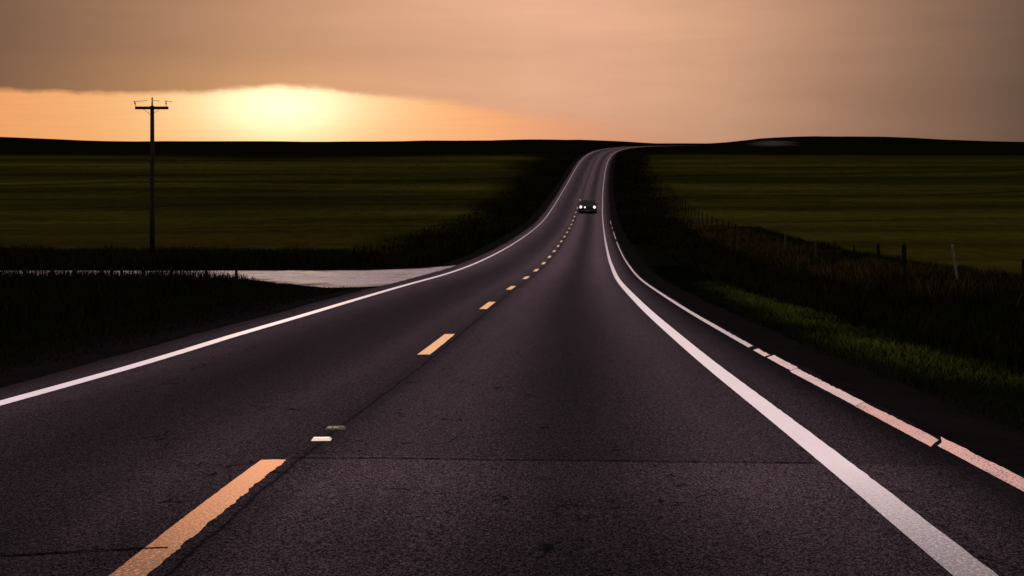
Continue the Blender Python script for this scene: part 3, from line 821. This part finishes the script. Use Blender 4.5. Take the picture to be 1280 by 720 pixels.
n3 = t.noise(t.mapping(cv.outputs[0], (14, 60, 1)), 1.0, 4, 0.5)
eb = t.math('ADD', el, t.math('MULTIPLY', t.math('SUBTRACT', n1, 0.5), 0.011))
n4 = t.noise(t.mapping(cv.outputs[0], (34, 10, 1)), 1.0, 5, 0.7)
eb = t.math('ADD', eb, t.math('MULTIPLY', t.math('SUBTRACT', n4, 0.5), 0.006))
Bv = t.math('MULTIPLY', B, 0.1); Sv = t.math('MULTIPLY', S, 0.1)
m = t.math('ADD', t.math('DIVIDE', t.math('SUBTRACT', eb, Bv), t.math('MULTIPLY', Sv, 2.0)), 0.5, clamp=True)
m = t.math('MULTIPLY', t.math('MULTIPLY', m, m), t.math('SUBTRACT', 3.0, t.math('MULTIPLY', m, 2.0)))
# sun behind the gap
dx = t.math('DIVIDE', t.math('SUBTRACT', az, AZ0), 0.086); dy = t.math('DIVIDE', t.math('SUBTRACT', el, EL0), 0.030)
r2 = t.math('ADD', t.math('MULTIPLY', dx, dx), t.math('MULTIPLY', dy, dy))
glow = t.math('POWER', 2.718, t.math('MULTIPLY', r2, -1.0))
dx2 = t.math('DIVIDE', dx, 0.62); dy2 = t.math('DIVIDE', dy, 1.1)
core = t.math('POWER', 2.718, t.math('MULTIPLY', t.math('ADD', t.math('MULTIPLY', dx2, dx2), t.math('MULTIPLY', dy2, dy2)), -1.0))
gcol = t.mix(1.0, gap, t.mix(glow, (0, 0, 0, 1), (0.22, 0.36, 0.28, 1)), 'ADD')
gcol = t.mix(1.0, gcol, t.mix(core, (0, 0, 0, 1), (0.25, 0.30, 0.22, 1)), 'ADD')
gcol = t.mix(1.0, gcol, t.ramp(n3, [(0.3, 0.97), (0.7, 1.02)]), 'MULTIPLY')
ccol = t.mix(1.0, cloud, t.ramp(n2, [(0.30, 0.95), (0.5, 1.0), (0.70, 1.05)]), 'MULTIPLY')
ccol = t.mix(1.0, ccol, t.ramp(n1, [(0.3, 0.97), (0.7, 1.03)]), 'MULTIPLY')
ccol = t.mix(1.0, ccol, t.ramp(t.math('DIVIDE', el, 0.15), [(0.15, 0.89), (0.75, 1.0)]), 'MULTIPLY')
# warm light bleeding into the cloud base over the sun
dyb = t.math('DIVIDE', t.math('SUBTRACT', el, 0.05), 0.022)
bleed = t.math('POWER', 2.718, t.math('MULTIPLY', t.math('ADD', t.math('MULTIPLY', t.math('MULTIPLY', dx, dx), 0.22), t.math('MULTIPLY', dyb, dyb)), -1.0))
ccol = t.mix(1.0, ccol, t.mix(bleed, (0, 0, 0, 1), (0.13, 0.06, 0.012, 1)), 'ADD')
low = t.mix(m, gcol, ccol)
# overhead: the paler dusk sky that lights the road
side_ = t.math('ADD', t.math('MULTIPLY', t.math('COSINE', az), 0.12), 0.88)
upc = t.mix(n2, (1.95, 1.76, 1.86, 1), (2.60, 2.36, 2.46, 1))
upc = t.mix(1.0, upc, side_, 'MULTIPLY')
tu = t.math('DIVIDE', t.math('SUBTRACT', el, 0.40), 0.75, clamp=True)
tu = t.math('MULTIPLY', t.math('MULTIPLY', tu, tu), t.math('SUBTRACT', 3.0, t.math('MULTIPLY', tu, 2.0)))
col = t.mix(tu, low, upc)
col = t.mix(t.math('LESS_THAN', el, -0.002), col, (0.01, 0.008, 0.007, 1))
bgB = t.n('ShaderNodeBackground'); t.link(col, bgB.inputs[0]); bgB.inputs[1].default_value = 1.0
add = t.n('ShaderNodeAddShader'); t.link(bgA.outputs[0], add.inputs[0]); t.link(bgB.outputs[0], add.inputs[1])
t.link(add.outputs[0], out.inputs[0])

sun = bpy.data.lights.new('sun', 'SUN'); sun.energy = 0.25; sun.angle = math.radians(6); sun.color = (1.0, 0.72, 0.45)
so = bpy.data.objects.new('sun', sun); C.objects.link(so)
sd = Vector((math.sin(AZ0)*math.cos(.052), math.cos(AZ0)*math.cos(.052), math.sin(.052)))
so.rotation_euler = (-sd).to_track_quat('-Z', 'Y').to_euler()

# ------------------------------------------------------------------ camera
cam = bpy.data.cameras.new('camera'); co_ = bpy.data.objects.new('camera', cam); C.objects.link(co_)
co_.location = (0, 0, EYE); co_.rotation_euler = (math.radians(90), 0, 0)
cam.lens = 36*1400/1280; cam.sensor_width = 36; cam.shift_y = -180/1280
cam.clip_start = 0.1; cam.clip_end = 8000
sc.camera = co_
sc.view_settings.view_transform = 'Standard'; sc.view_settings.look = 'None'
sc.view_settings.exposure = 0; sc.view_settings.gamma = 1
